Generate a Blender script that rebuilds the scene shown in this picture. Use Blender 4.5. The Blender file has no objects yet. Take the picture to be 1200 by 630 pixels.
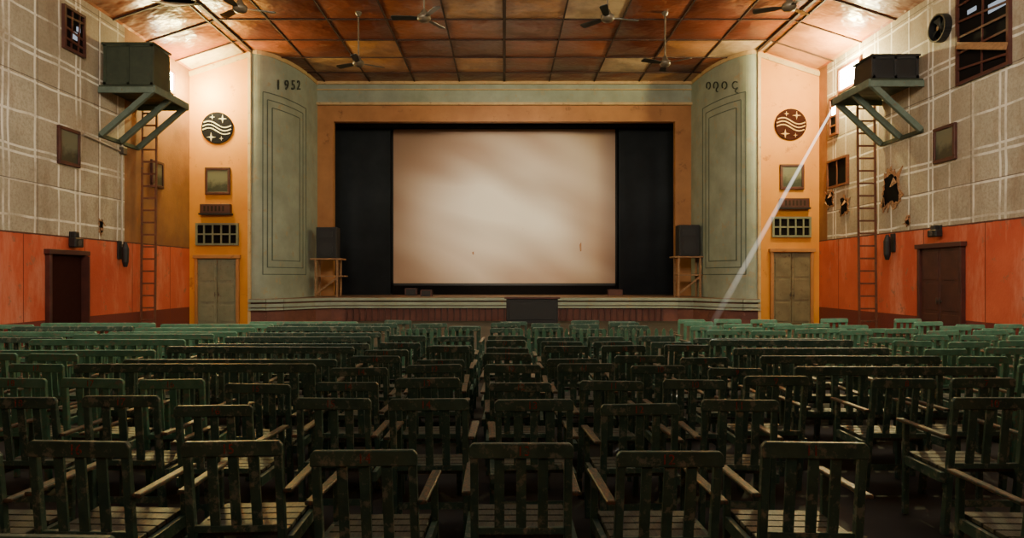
import bpy, bmesh, math, random
from mathutils import Vector, Matrix
random.seed(7)
C = bpy.context.scene.collection
PI = math.pi
def rad(a): return a*PI/180

# ---------------------------------------------------------------- materials
def newmat(name):
    m = bpy.data.materials.new(name); m.use_nodes = True
    nt = m.node_tree; b = nt.nodes['Principled BSDF']
    return m, nt, b
def mth(nt, op, a, b=None, c=None):
    n = nt.nodes.new('ShaderNodeMath'); n.operation = op
    for i, v in enumerate((a, b, c)):
        if v is None: continue
        if isinstance(v, (int, float)): n.inputs[i].default_value = v
        else: nt.links.new(v, n.inputs[i])
    return n.outputs[0]
def mixc(nt, f, a, b):
    n = nt.nodes.new('ShaderNodeMix'); n.data_type = 'RGBA'
    for i, v in ((0, f), (6, a), (7, b)):
        if isinstance(v, (int, float)): n.inputs[i].default_value = v
        elif isinstance(v, tuple): n.inputs[i].default_value = (*v, 1)
        else: nt.links.new(v, n.inputs[i])
    return n.outputs[2]
def noise(nt, vec, scale, detail=4, rough=.6):
    n = nt.nodes.new('ShaderNodeTexNoise'); n.inputs['Scale'].default_value = scale
    n.inputs['Detail'].default_value = detail; n.inputs['Roughness'].default_value = rough
    nt.links.new(vec, n.inputs['Vector']); return n.outputs['Fac']
def rng(nt, v, a, b):
    n = nt.nodes.new('ShaderNodeMapRange'); n.inputs[1].default_value = a; n.inputs[2].default_value = b
    nt.links.new(v, n.inputs[0]); return n.outputs[0]
def bump(nt, b, h, s=.3, d=.02):
    n = nt.nodes.new('ShaderNodeBump'); n.inputs['Strength'].default_value = s; n.inputs['Distance'].default_value = d
    nt.links.new(h, n.inputs['Height']); nt.links.new(n.outputs[0], b.inputs['Normal'])
def coords(nt, stretch=None, rand=True):
    tc = nt.nodes.new('ShaderNodeTexCoord'); v = tc.outputs['Object']
    if rand:
        oi = nt.nodes.new('ShaderNodeObjectInfo'); a = nt.nodes.new('ShaderNodeVectorMath'); a.operation = 'ADD'
        sc = mth(nt, 'MULTIPLY', oi.outputs['Random'], 37.0)
        cx = nt.nodes.new('ShaderNodeCombineXYZ')
        for i in range(3): nt.links.new(sc, cx.inputs[i])
        nt.links.new(v, a.inputs[0]); nt.links.new(cx.outputs[0], a.inputs[1]); v = a.outputs[0]
    if stretch:
        mp = nt.nodes.new('ShaderNodeMapping'); mp.inputs['Scale'].default_value = stretch
        nt.links.new(v, mp.inputs[0]); v = mp.outputs[0]
    return v
def mottled(name, c1, c2, scale=6, rough=.6, c3=None, wear=.62, metal=0, stretch=None, bmp=.2, rand=True, spec=None):
    m, nt, b = newmat(name)
    v = coords(nt, stretch, rand)
    f = rng(nt, noise(nt, v, scale), .3, .7)
    col = mixc(nt, f, c1, c2)
    if c3:
        w = rng(nt, noise(nt, v, scale*2.3, 6, .7), wear-.03, wear+.05)
        col = mixc(nt, w, col, c3)
    nt.links.new(col, b.inputs['Base Color'])
    b.inputs['Roughness'].default_value = rough; b.inputs['Metallic'].default_value = metal
    if spec is not None: b.inputs['Specular IOR Level'].default_value = spec
    if bmp: bump(nt, b, noise(nt, v, scale*4), bmp, .01)
    return m
def plain(name, c, rough=.5, metal=0, spec=.5):
    m, nt, b = newmat(name)
    v = coords(nt); f = noise(nt, v, 9)
    nt.links.new(mixc(nt, f, tuple(x*.8 for x in c), tuple(min(1, x*1.2) for x in c)), b.inputs['Base Color'])
    b.inputs['Roughness'].default_value = rough; b.inputs['Metallic'].default_value = metal; b.inputs['Specular IOR Level'].default_value = spec
    return m
def emit(name, c, s):
    m = bpy.data.materials.new(name); m.use_nodes = True; nt = m.node_tree; nt.nodes.clear()
    e = nt.nodes.new('ShaderNodeEmission'); o = nt.nodes.new('ShaderNodeOutputMaterial')
    e.inputs[0].default_value = (*c, 1); e.inputs[1].default_value = s; nt.links.new(e.outputs[0], o.inputs[0]); return m

M = {}
M['green'] = mottled('dark_green_paint', (.045,.09,.065), (.09,.165,.115), 7, .42, (.26,.27,.19), .57)
M['green2'] = mottled('weathered_green_paint', (.08,.22,.13), (.16,.35,.22), 7, .48, (.26,.24,.16), .58)
M['seatwood'] = mottled('worn_seat_wood', (.06,.065,.045), (.13,.125,.09), 9, .40, (.035,.055,.038), .55, stretch=(6,1,1))
M['armwood'] = mottled('worn_arm_wood', (.14,.08,.045), (.24,.14,.08), 10, .4, (.05,.08,.055), .50, stretch=(3,1,3))
M['redpaint'] = mottled('worn_red_number_paint', (.34,.05,.025), (.48,.07,.035), 30, .6, (.08,.12,.085), .54)
M['plat'] = mottled('platform_green', (.022,.032,.02), (.04,.055,.032), 4, .6, (.09,.05,.03), .66)
M['platl'] = mottled('platform_pale_green', (.085,.12,.095), (.14,.185,.145), 4, .6, (.14,.09,.05), .64)
M['pil'] = mottled('greygreen_plaster', (.215,.25,.195), (.32,.36,.29), 1.2, .65, (.32,.28,.18), .60, rand=False, bmp=.06)
M['pildark'] = mottled('dark_green_line', (.05,.075,.06), (.08,.11,.09), 4, .6)
M['orange'] = mottled('orange_plaster', (.58,.225,.035), (.70,.30,.05), .7, .85, (.40,.15,.035), .64, rand=False, bmp=.06, spec=.15)
M['frameor'] = mottled('orange_brown_frame', (.32,.13,.04), (.45,.20,.065), 1.0, .6, (.22,.09,.03), .64, rand=False, bmp=.05)
M['trim'] = mottled('peach_tan_trim', (.46,.30,.13), (.58,.40,.19), 3, .6, (.28,.16,.07), .62)
M['maroon'] = mottled('maroon_boards', (.10,.03,.022), (.17,.055,.035), 2.5, .6, (.22,.10,.06), .64)
M['maroond'] = mottled('dark_maroon_paint', (.045,.012,.01), (.09,.025,.018), 3, .5)
M['black'] = mottled('black_curtain_cloth', (.008,.011,.016), (.020,.027,.036), .6, .95, rand=False, bmp=0)
M['stage'] = mottled('stage_planks', (.12,.065,.035), (.22,.13,.075), 2, .6, (.08,.04,.025), .6, stretch=(.5,4,1), rand=False)
M['floor'] = mottled('dusty_concrete', (.025,.02,.016), (.05,.04,.03), 1.3, .7, (.07,.055,.04), .65, rand=False)
M['wood'] = mottled('brown_wood', (.22,.11,.05), (.36,.2,.09), 5, .55, (.1,.05,.025), .62, stretch=(1,1,4))
M['ladder'] = mottled('ladder_wood', (.11,.035,.02), (.19,.06,.03), 6, .55, (.06,.05,.035), .6)
M['spk'] = plain('black_cabinet', (.010,.010,.011), .5)
M['spkg'] = plain('speaker_grille', (.015,.015,.017), .7)
M['doorg'] = mottled('grey_green_door_paint', (.15,.16,.10), (.22,.22,.14), 3, .6, (.12,.08,.04), .64)
M['doorb'] = mottled('olive_brown_door_paint', (.13,.105,.055), (.21,.17,.09), 3, .6, (.1,.06,.03), .62)
M['dark'] = plain('dark_void', (.006,.005,.005), .9, 0, .1)
M['dimred'] = plain('dim_maroon_interior', (.03,.008,.006), .9, 0, .1)
M['glassd'] = plain('dim_pane', (.035,.028,.02), .25)
M['metal'] = plain('dull_metal', (.12,.10,.08), .4, .7)
M['fan'] = plain('dusty_fan_metal', (.15,.12,.08), .4, .3)
M['fand'] = plain('dark_fan_blade', (.04,.045,.038), .35, .2)
M['pipe'] = plain('pale_conduit', (.45,.38,.3), .5)
M['beige'] = mottled('torn_board_edge', (.45,.33,.2), (.6,.46,.3), 5, .8)
M['torn'] = mottled('torn_board_rust', (.30,.13,.055), (.50,.28,.14), 6, .85, (.12,.06,.03), .55)
M['motif'] = plain('pale_emblem_paint', (.52,.46,.36), .9, 0, .1)
M['embl'] = plain('dark_emblem_disc', (.010,.009,.012), .95, 0, .03)
M['emblr'] = plain('brown_emblem_disc', (.028,.009,.006), .95, 0, .03)
M['motifr'] = plain('orange_emblem_paint', (.50,.30,.12), .9, 0, .1)
M['letter'] = plain('dark_letter_paint', (.02,.03,.025), .6)
M['batten'] = mottled('ceiling_batten_wood', (.03,.012,.008), (.06,.025,.015), 3, .7, rand=False)
M['day'] = emit('overexposed_daylight', (1,.93,.6), 90)
M['dayb'] = emit('bluish_daylight', (.75,.85,1), .55)

def picmat(name, sky, land):
    m, nt, b = newmat(name)
    tc = nt.nodes.new('ShaderNodeTexCoord'); sp = nt.nodes.new('ShaderNodeSeparateXYZ'); nt.links.new(tc.outputs['Object'], sp.inputs[0])
    h = mth(nt, 'ADD', sp.outputs[2], mth(nt, 'MULTIPLY', noise(nt, tc.outputs['Object'], 5), .7))
    nt.links.new(mixc(nt, rng(nt, h, .6, .85), land, sky), b.inputs['Base Color']); b.inputs['Roughness'].default_value = .5
    return m
M['pic'] = picmat('faded_landscape', (.13,.13,.085), (.03,.035,.022))

def wallmat(name, redz, plainY, side):
    m, nt, b = newmat(name)
    g = nt.nodes.new('ShaderNodeNewGeometry'); sp = nt.nodes.new('ShaderNodeSeparateXYZ'); P = g.outputs['Position']; nt.links.new(P, sp.inputs[0])
    Y, Z = sp.outputs[1], sp.outputs[2]
    def stripe(v, per, w, off):
        return mth(nt, 'LESS_THAN', mth(nt, 'FRACT', mth(nt, 'DIVIDE', mth(nt, 'ADD', v, off), per)), w/per)
    wob = mth(nt, 'MULTIPLY', noise(nt, P, .7, 2), .14)
    Yw = mth(nt, 'ADD', Y, wob); Zw = mth(nt, 'ADD', Z, wob)
    s = stripe(Zw, .80, .055, .1)
    for v, per, w, off in ((Yw, .86, .065, .2), (Zw, 2.4, .06, .26), (Yw, 2.58, .07, .38)):
        s = mth(nt, 'MAXIMUM', s, stripe(v, per, w, off))
    fade = rng(nt, noise(nt, P, .7, 5, .65), .32, .52)
    s = mth(nt, 'MULTIPLY', s, fade)
    base = mixc(nt, rng(nt, noise(nt, P, .5, 5), .35, .65), (.37,.32,.24), (.53,.47,.36))
    base = mixc(nt, mth(nt, 'MULTIPLY', rng(nt, noise(nt, P, 13, 4, .8), .45, .62), .5), base, (.22,.17,.115))
    pn = nt.nodes.new('ShaderNodeTexWhiteNoise'); cb = nt.nodes.new('ShaderNodeCombineXYZ')
    nt.links.new(mth(nt,'FLOOR',mth(nt,'DIVIDE',mth(nt,'ADD',Y,.9),2.44)),cb.inputs[0]); nt.links.new(mth(nt,'FLOOR',mth(nt,'DIVIDE',mth(nt,'ADD',Z,1.0),2.44)),cb.inputs[1]); nt.links.new(cb.outputs[0],pn.inputs[0])
    base = mixc(nt, mth(nt,'MULTIPLY',pn.outputs[0],.4), base, (.27,.19,.125))
    base = mixc(nt, mth(nt, 'MULTIPLY', s, .85), base, (.92,.88,.79))
    seam = mth(nt, 'MAXIMUM', stripe(Z, 2.44, .022, 1.0), stripe(Y, 2.44, .022, .9))
    base = mixc(nt, mth(nt, 'MULTIPLY', seam, .75), base, (.06,.035,.025))
    brown = mixc(nt, rng(nt, noise(nt, P, .7, 5), .35, .65), (.20,.08,.03), (.34,.15,.055))
    base = mixc(nt, mth(nt, 'GREATER_THAN', Y, plainY), base, brown)
    mp = nt.nodes.new('ShaderNodeMapping'); mp.inputs['Scale'].default_value = (1,1,.25); nt.links.new(P, mp.inputs[0])
    stain = rng(nt, noise(nt, mp.outputs[0], .8, 6, .7), .52, .70)
    base = mixc(nt, mth(nt, 'MULTIPLY', stain, .65), base, (.18,.095,.05))
    red = mixc(nt, rng(nt, noise(nt, P, .6, 5), .3, .7), (.48,.065,.028), (.64,.125,.055))
    red = mixc(nt, mth(nt, 'MULTIPLY', rng(nt, noise(nt, mp.outputs[0], 1.5, 6, .7), .50, .68), .65), red, (.72,.30,.19))
    red = mixc(nt, mth(nt, 'MULTIPLY', rng(nt, noise(nt, P, 2.6, 6, .75), .59, .64), .7), red, (.27,.13,.08))
    red = mixc(nt, mth(nt, 'LESS_THAN', Z, .62), red, (.16,.028,.02))
    red = mixc(nt, stripe(Y, 2.3, .03, .4), red, (.2,.03,.015))
    edge_ = mth(nt, 'GREATER_THAN', mth(nt,'ADD',Z,mth(nt,'MULTIPLY',noise(nt,P,3,4),.05)), redz-.015)
    red = mixc(nt, edge_, red, (.10,.03,.02))
    col = mixc(nt, mth(nt, 'LESS_THAN', Z, redz), base, red)
    nt.links.new(col, b.inputs['Base Color']); b.inputs['Roughness'].default_value = .7
    bump(nt, b, noise(nt, P, 18, 3), .35, .02)
    return m
M['wallL'] = wallmat('left_wall_paint', 2.7, 19.9, -1)
M['wallR'] = wallmat('right_wall_paint', 2.95, 23.4, 1)

CP = 1.83   # ceiling sheet size
def ceilmat():
    m, nt, b = newmat('rusty_ceiling_sheets')
    g = nt.nodes.new('ShaderNodeNewGeometry'); sp = nt.nodes.new('ShaderNodeSeparateXYZ'); P = g.outputs['Position']; nt.links.new(P, sp.inputs[0])
    fx = mth(nt, 'DIVIDE', mth(nt, 'ADD', sp.outputs[0], CP*20), CP); fy = mth(nt, 'DIVIDE', mth(nt, 'ADD', sp.outputs[1], CP*20-1.0), CP)
    ix = mth(nt, 'FLOOR', fx); iy = mth(nt, 'FLOOR', fy)
    cb = nt.nodes.new('ShaderNodeCombineXYZ'); nt.links.new(ix, cb.inputs[0]); nt.links.new(iy, cb.inputs[1])
    wn = nt.nodes.new('ShaderNodeTexWhiteNoise'); wn.noise_dimensions = '2D'; nt.links.new(cb.outputs[0], wn.inputs[0])
    cr = nt.nodes.new('ShaderNodeValToRGB'); e = cr.color_ramp
    pts = [(0,(.10,.023,.012)),(.25,(.19,.043,.019)),(.48,(.31,.08,.032)),(.66,(.43,.14,.05)),(.80,(.54,.28,.12)),(1,(.70,.54,.34))]
    e.elements[0].color = (*pts[0][1],1); e.elements[1].color = (*pts[-1][1],1)
    for p, c in pts[1:-1]:
        x = e.elements.new(p); x.color = (*c,1)
    nt.links.new(wn.outputs[0], cr.inputs[0])
    col = mixc(nt, mth(nt,'MULTIPLY', rng(nt, noise(nt, P, 1.2, 6, .7), .44, .70), .65), cr.outputs[0], (.12,.03,.014))
    col = mixc(nt, mth(nt,'MULTIPLY', rng(nt, noise(nt, P, 2.1, 6, .7), .62, .75), .45), col, (.5,.34,.2))
    nt.links.new(col, b.inputs['Base Color']); b.inputs['Roughness'].default_value = .33
    sx = mth(nt,'SINE', mth(nt,'MULTIPLY', mth(nt,'FRACT',fx), PI)); sy = mth(nt,'SINE', mth(nt,'MULTIPLY', mth(nt,'FRACT',fy), PI))
    h = mth(nt,'ADD', mth(nt,'MULTIPLY', sx, sy), mth(nt,'MULTIPLY', noise(nt, P, 1.0, 3), 1.3))
    bump(nt, b, h, .65, .16)
    return m
M['ceil'] = ceilmat()
def screenmat():
    m, nt, b = newmat('aged_screen_painted_light')
    tc = nt.nodes.new('ShaderNodeTexCoord'); P = tc.outputs['Object']
    sp = nt.nodes.new('ShaderNodeSeparateXYZ'); nt.links.new(P, sp.inputs[0])
    X, Z = sp.outputs[0], sp.outputs[2]
    d = mth(nt,'ADD', Z, mth(nt,'MULTIPLY', X, .42))
    cb = nt.nodes.new('ShaderNodeCombineXYZ'); nt.links.new(d, cb.inputs[0]); nt.links.new(mth(nt,'MULTIPLY',X,.4), cb.inputs[1])
    c = mixc(nt, rng(nt, noise(nt, cb.outputs[0], .42, 1), .38, .62), (.52,.42,.33), (.86,.79,.66))  # diagonal light and shadow bands painted into the cloth colour
    ex = mth(nt,'DIVIDE', mth(nt,'SUBTRACT', X, .3), 5.2); ez = mth(nt,'DIVIDE', mth(nt,'SUBTRACT', Z, 3.9), 4.2)
    r = mth(nt,'SQRT', mth(nt,'ADD', mth(nt,'MULTIPLY',ex,ex), mth(nt,'MULTIPLY',ez,ez)))
    c = mixc(nt, mth(nt,'MULTIPLY', rng(nt, r, .35, 1.2), .8), c, (.44,.225,.12))  # centre glow painted in, browner towards the edges
    ul = rng(nt, mth(nt,'SUBTRACT', Z, mth(nt,'MULTIPLY', X, .45)), 5.0, 8.8)
    c = mixc(nt, mth(nt,'MULTIPLY', ul, .7), c, (.30,.165,.095))  # upper left shade painted into the colour
    c = mixc(nt, mth(nt,'MULTIPLY', rng(nt, noise(nt, P, 3, 6, .7), .68, .73), .5), c, (.35,.22,.12))
    nt.links.new(c, b.inputs['Base Color']); b.inputs['Roughness'].default_value = .6
    return m
M['screen'] = screenmat()

# ---------------------------------------------------------------- mesh builder
class MB:
    def __init__(s): s.bm = bmesh.new()
    def box(s, x0, x1, y0, y1, z0, z1, mat=None):
        p = [(x,y,z) for z in (z0,z1) for x,y in ((x0,y0),(x1,y0),(x1,y1),(x0,y1))]
        return s.hexa(p, mat)
    def hexa(s, p, mat=None):
        vs = [s.bm.verts.new(mat @ Vector(q) if mat else q) for q in p]
        for f in ((3,2,1,0),(4,5,6,7),(0,1,5,4),(1,2,6,5),(2,3,7,6),(3,0,4,7)): s.bm.faces.new([vs[i] for i in f])
        return s
    def bar(s, a, b, w, h, up=(0,0,1)):
        a, b = Vector(a), Vector(b); d = (b-a).normalized(); u = Vector(up)
        sx = d.cross(u)
        if sx.length < 1e-4: sx = d.cross(Vector((1,0,0)))
        sx.normalize(); uz = sx.cross(d)
        q = []
        for e in (a, b):
            for i, j in ((-1,-1),(1,-1),(1,1),(-1,1)): q.append(e + sx*i*w/2 + uz*j*h/2)
        return s.hexa(q)
    def tube(s, a, b, r0, r1=None, n=12):
        r1 = r0 if r1 is None else r1
        a, b = Vector(a), Vector(b); d = (b-a).normalized(); x = d.orthogonal().normalized(); y = d.cross(x)
        A = [s.bm.verts.new(a + (x*math.cos(2*PI*i/n)+y*math.sin(2*PI*i/n))*r0) for i in range(n)]
        B = [s.bm.verts.new(b + (x*math.cos(2*PI*i/n)+y*math.sin(2*PI*i/n))*r1) for i in range(n)]
        for i in range(n): s.bm.faces.new((A[i],A[(i+1)%n],B[(i+1)%n],B[i]))
        s.bm.faces.new(A[::-1]); s.bm.faces.new(B); return s
    def prism(s, pts, y0, y1):
        A = [s.bm.verts.new((x,y0,z)) for x,z in pts]; B = [s.bm.verts.new((x,y1,z)) for x,z in pts]
        n = len(pts); s.bm.faces.new(A); s.bm.faces.new(B[::-1])
        for i in range(n): s.bm.faces.new((A[i],B[i],B[(i+1)%n],A[(i+1)%n]))
        return s
    def prismz(s, pts, z0, z1):
        A = [s.bm.verts.new((x,y,z0)) for x,y in pts]; B = [s.bm.verts.new((x,y,z1)) for x,y in pts]
        n = len(pts); s.bm.faces.new(A[::-1]); s.bm.faces.new(B)
        for i in range(n): s.bm.faces.new((A[i],A[(i+1)%n],B[(i+1)%n],B[i]))
        return s
    def lathe(s, prof, n=24, c=(0,0,0)):
        rings = []
        for r, z in prof: rings.append([s.bm.verts.new((c[0]+max(r,1e-4)*math.cos(2*PI*i/n), c[1]+max(r,1e-4)*math.sin(2*PI*i/n), c[2]+z)) for i in range(n)])
        for a, b in zip(rings, rings[1:]):
            for i in range(n): s.bm.faces.new((a[i],a[(i+1)%n],b[(i+1)%n],b[i]))
        s.bm.faces.new(rings[0][::-1]); s.bm.faces.new(rings[-1]); return s
    def mesh(s, name, m, bevel=0):
        if bevel: bmesh.ops.bevel(s.bm, geom=list(s.bm.edges), offset=bevel, segments=1, affect='EDGES', clamp_overlap=True)
        bmesh.ops.recalc_face_normals(s.bm, faces=list(s.bm.faces))
        me = bpy.data.meshes.new(name); s.bm.to_mesh(me); s.bm.free(); me.materials.append(m); return me
def obj(name, mb, m, parent=None, bevel=0, smooth=False):
    me = mb.mesh(name, m, bevel) if isinstance(mb, MB) else mb
    if smooth:
        for p in me.polygons: p.use_smooth = True
    o = bpy.data.objects.new(name, me); C.objects.link(o)
    if parent: o.parent = parent
    return o
def tag(o, label, cat, group=None, kind=None):
    o['label'] = label; o['category'] = cat
    if group: o['group'] = group
    if kind: o['kind'] = kind
    return o
def thing(name, label, cat, loc=(0,0,0), rz=0, group=None):
    o = bpy.data.objects.new(name, None); C.objects.link(o); o.location = loc; o.rotation_euler = (0,0,rz)
    o.empty_display_size = .1
    return tag(o, label, cat, group)
def struct(name, mb, m, label=None, bevel=0, parent=None):
    o = obj(name, mb, m, parent, bevel)
    if not parent:
        o['kind'] = 'structure'; o['category'] = name.split('_')[0]
        if label: o['label'] = label
    return o
def sthing(name, label, loc, rz=0):
    o = thing(name, label, name.split('_')[0], loc, rz); o['kind'] = 'structure'; return o
def dup(root, loc, rz):
    r = root.copy(); C.objects.link(r); r.location = loc; r.rotation_euler = (0,0,rz)
    for ch in list(root.children):
        c = ch.copy(); C.objects.link(c); c.parent = r
        for g in list(ch.children):
            d = g.copy(); C.objects.link(d); d.parent = c
    return r
_tc = {}
def text_mesh(s, size, m, ext=.002, xs=1.0, shear=0, bold=0):
    k = (s, size, m.name)
    if k in _tc: return _tc[k]
    cu = bpy.data.curves.new('t', 'FONT'); cu.body = s; cu.size = size; cu.extrude = ext; cu.align_x = 'CENTER'; cu.align_y = 'CENTER'; cu.resolution_u = 3; cu.offset = bold
    o = bpy.data.objects.new('t', cu); C.objects.link(o); bpy.context.view_layer.update()
    me = bpy.data.meshes.new_from_object(o.evaluated_get(bpy.context.evaluated_depsgraph_get()))
    bpy.data.objects.remove(o); me.transform(Matrix.Rotation(PI/2, 4, 'X') @ Matrix.Diagonal((xs,1,1,1)))
    if shear:
        for v in me.vertices: v.co.z += shear*v.co.x
    me.materials.clear(); me.materials.append(m); _tc[k] = me; return me

# ---------------------------------------------------------------- camera (1.65 m eye height, looks along +Y)
cam = bpy.data.cameras.new('camera'); co = bpy.data.objects.new('camera', cam); C.objects.link(co)
cam.lens = 24; cam.sensor_width = 36; cam.shift_x = .0075; cam.shift_y = .00833; cam.clip_end = 200
co.location = (0,0,1.65); co.rotation_euler = (PI/2,0,0); bpy.context.scene.camera = co

# ---------------------------------------------------------------- shell
W = 11.07; ZF = 9.65; ZS = 8.94; XF = 8.9
struct('floor', MB().box(-W-.2, W+.2, -4.2, 31.5, -.2, 0), M['floor'], 'dusty dark floor of the cinema hall')
struct('wall_left', MB().box(-W-.2, -W, -4, 24.2, 0, ZS+.1), M['wallL'], 'left side wall, beige gridded board above orange red paint')
struct('wall_right', MB().box(W, W+.2, -4, 24.2, 0, ZS+.1), M['wallR'], 'right side wall, beige gridded board above orange red paint')
struct('wall_rear', MB().box(-W-.2, W+.2, -4.2, -4, 0, ZF+.2), M['orange'], 'rear wall of the hall')
mb = MB()
prof = [(-W-.1,ZS-.03),(-XF,ZF),(XF,ZF),(W+.1,ZS-.03),(W+.1,ZS+.3),(XF,ZF+.2),(-XF,ZF+.2),(-W-.1,ZS+.3)]
mb.prism(prof, -4.1, 28.2)
struct('ceiling', mb, M['ceil'], 'patched rust brown sheet ceiling with dark battens')
mb = MB()
def cz(x): return ZF if abs(x) <= XF else ZF-(abs(x)-XF)/(W-XF)*(ZF-ZS)
for k in range(-5,6):
    x=k*CP; w_=.024 if k else .05
    mb.box(x-w_, x+w_, 0, 27.9 if abs(x)<8 else 24, cz(x)-.03, cz(x)+.03)
y = 1.0
while y < 27.9:
    mb.box(-XF, XF, y-.024, y+.024, ZF-.035, ZF+.02)
    if y < 24:
        for s in (-1,1): mb.bar((s*XF,y,ZF-.01),(s*W,y,ZS-.01),.045,.05)
    y += CP
for s in (-1,1): mb.box(s*XF-.05, s*XF+.05, 0, 24, ZF-.07, ZF+.02)
struct('trim_1', mb, M['batten'], 'grid of dark wooden ceiling battens')

for s, nm in ((-1,'wall_front_left'),(1,'wall_front_right')):
    mb = MB(); a, b_ = s*XF, s*(W+.1)
    pts = [(a,0),(b_,0),(b_,ZS),(a,ZF+.05)]
    mb.prism(pts, 24, 24.3)
    struct(nm, mb, M['orange'], 'orange plaster panel %s of the stage' % ('left' if s<0 else 'right'))
    mb = MB(); mb.bar((s*XF,23.97,ZF-.16),(s*W,23.97,ZS-.16),.06,.16); mb.box(min(a,a+s*.1),max(a,a+s*.1),23.93,24.0,0.0,ZF-.1)
    struct('trim_%d' % (3+s), mb, M['trim'], 'tan moulding edging the %s orange panel' % ('left' if s<0 else 'right'))
    def P(t, off=0):
        t = rad(t); px, py = -8.85+1.2*math.sin(t), 24+3.9*(1-math.cos(t))
        nx, ny = 3.9*math.sin(t), -1.2*math.cos(t)
        if t < .01: nx, ny = 0, -1
        l = math.hypot(nx,ny); return (-s*(px+nx/l*off), py+ny/l*off)
    N = 24; mb = MB()
    fr = [P(90*i/N) for i in range(N+1)]
    poly = fr + [(s*7.65,28.2),(s*9.2,28.2),(s*9.2,24.05)]
    mb.prismz(poly, 0, ZF+.02)
    o = struct('wall_%s_curve' % ('left' if s<0 else 'right'), mb, M['pil'], 'curved grey green panel %s of the proscenium' % ('left' if s<0 else 'right'))
    def arc(mb, t0, t1, z, h, out=.014):
        n = 14
        for i in range(n):
            a0 = t0+(t1-t0)*i/n; a1 = t0+(t1-t0)*(i+1)/n
            p0, p1, q0, q1 = P(a0,-.005), P(a1,-.005), P(a0,out), P(a1,out)
            mb.hexa([(*p0,z),(*p1,z),(*q1,z),(*q0,z),(*p0,z+h),(*p1,z+h),(*q1,z+h),(*q0,z+h)])
    mb = MB()
    for (t0,t1,z0,z1) in ((15,70,1.75,8.2),(21,65.5,2.0,7.95),(27,61,2.25,7.7)):
        arc(mb,t0,t1,z0,.03); arc(mb,t0,t1,z1,.03)
        for t in (t0,t1):
            w_ = .45 if t>40 else 1.1
            arc(mb,t-w_/2,t+w_/2,z0,z1-z0)
    struct('trim_%d' % (5+s), mb, M['pildark'], 'nested dark line frames on the %s curved panel' % ('left' if s<0 else 'right'))
    mb = MB(); arc(mb,0,90,ZF-.14,.14,.04)
    struct('trim_%d' % (8+s), mb, M['trim'], 'tan moulding atop the %s curved panel' % ('left' if s<0 else 'right'))
    root = thing('year_lettering', 'painted western year 1952 on the left curved panel' if s<0 else 'painted Burmese numeral year on the right curved panel', 'lettering', (*P(45,.05),8.62))
    ts = [33,43,51,58] if s<0 else [27,40,50.5,60]
    for i, t in enumerate(ts if s<0 else ts[::-1]):
        p = P(t,.06); q = P(t+.5,.06); ang = math.atan2((q[1]-p[1])*(1), (q[0]-p[0]))
        if s>0: ang += PI
        zz = 8.72+(p[1]-25.14)*.27
        if s < 0:
            o = obj('numeral', text_mesh('1952'[i], .5, M['letter'], .01, 1.15, .25, .004), M['letter'], root)
        else:
            mb = MB(); g = '1314'[i]
            def A(a0,a1,cx=0,cy=0,r=.13): return [(cx+r*math.cos(rad(a0+(a1-a0)*k/16)), cy+r*math.sin(rad(a0+(a1-a0)*k/16))) for k in range(17)]
            if g=='1': st = A(225,-95)
            elif g=='3': st = A(225,-40)+[(.06,-.10),(.02,-.17),(.05,-.23),(.12,-.24)]
            else: st = A(50,320)+[(.06,-.14),(.0,-.19),(.02,-.25),(.10,-.27)]
            k_ = 1.0+.22*min(1,max(0,(t-35)/25))
            st=[(u*k_,v-.22*u*k_) for u,v in st]
            for (u,v),(u2,v2) in zip(st,st[1:]): mb.bar((u,0,v),(u2,0,v2),.03,.038,(0,1,0))
            o = obj('numeral', mb, M['letter'], root)
        o.location = Vector((*p,zz))-root.location; o.rotation_euler = (0,0,ang)

mb = MB().box(-7.7,7.7,27.9,28.3,8.73,ZF+.1)
struct('wall_proscenium', mb, M['pil'], 'grey green header above the stage opening')
mb = MB(); mb.box(-7.7,7.7,27.8,27.92,ZF-.12,ZF); mb.box(-7.7,7.7,27.78,27.92,8.68,8.78); mb.box(-7.7,7.7,27.84,27.92,9.3,9.34)
struct('trim_10', mb, M['trim'], 'tan horizontal mouldings of the proscenium header')
mb = MB().box(-7.7,7.7,27.95,28.25,8.03,8.73).box(-7.75,-7.0,27.95,28.25,.9,8.03).box(7.0,7.75,27.95,28.25,.9,8.03)
struct('trim_11', mb, M['frameor'], 'orange brown frame around the stage opening')
edge = [(-8.95,23.9),(-8.4,24.0),(-7.9,24.35),(-7.5,24.9),(-7.1,25.5),(-6.6,25.85),(-6.0,25.95)]
edge = edge + [(-x,y) for x,y in edge[::-1]]
struct('floor_stage', MB().prismz(edge+[(8.95,31.2),(-8.95,31.2)], .84, .9), M['stage'], 'worn plank stage floor')
inn = [(x*.995,y+.06) for x,y in edge]
struct('wall_stage_front', MB().prismz(inn+[(8.9,27),(-8.9,27)], 0, .84), M['maroon'], 'maroon boarded stage front')
mb = MB()
for (x0,y0),(x1,y1) in zip(edge,edge[1:]):
    for z,h,dd in ((.83,.10,.06),(.66,.12,.03),(.53,.07,.05)):
        mb.bar((x0,y0-.0,z),(x1,y1-.0,z),.09+dd,h)
struct('trim_12', mb, M['pil'], 'grey green moulding bands along the stage lip')
mb = MB(); x=-6.0
while x<6.05:
    mb.box(x-.03,x+.03,25.93,26.02,0,.49); x+=.24
struct('trim_13', mb, M['maroond'], 'dark vertical ribs on the stage front')
struct('wall_stage_back', MB().box(-9,9,31,31.2,0,10), M['black'], 'black wall behind the screen')
struct('wall_stage_side_left', MB().box(-9,-8.9,28.2,31.1,0,10), M['black'])
struct('wall_stage_side_right', MB().box(8.9,9,28.2,31.1,0,10), M['black'])
struct('ceiling_stage', MB().box(-9,9,28.2,31.1,9.9,10), M['black'])

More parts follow.
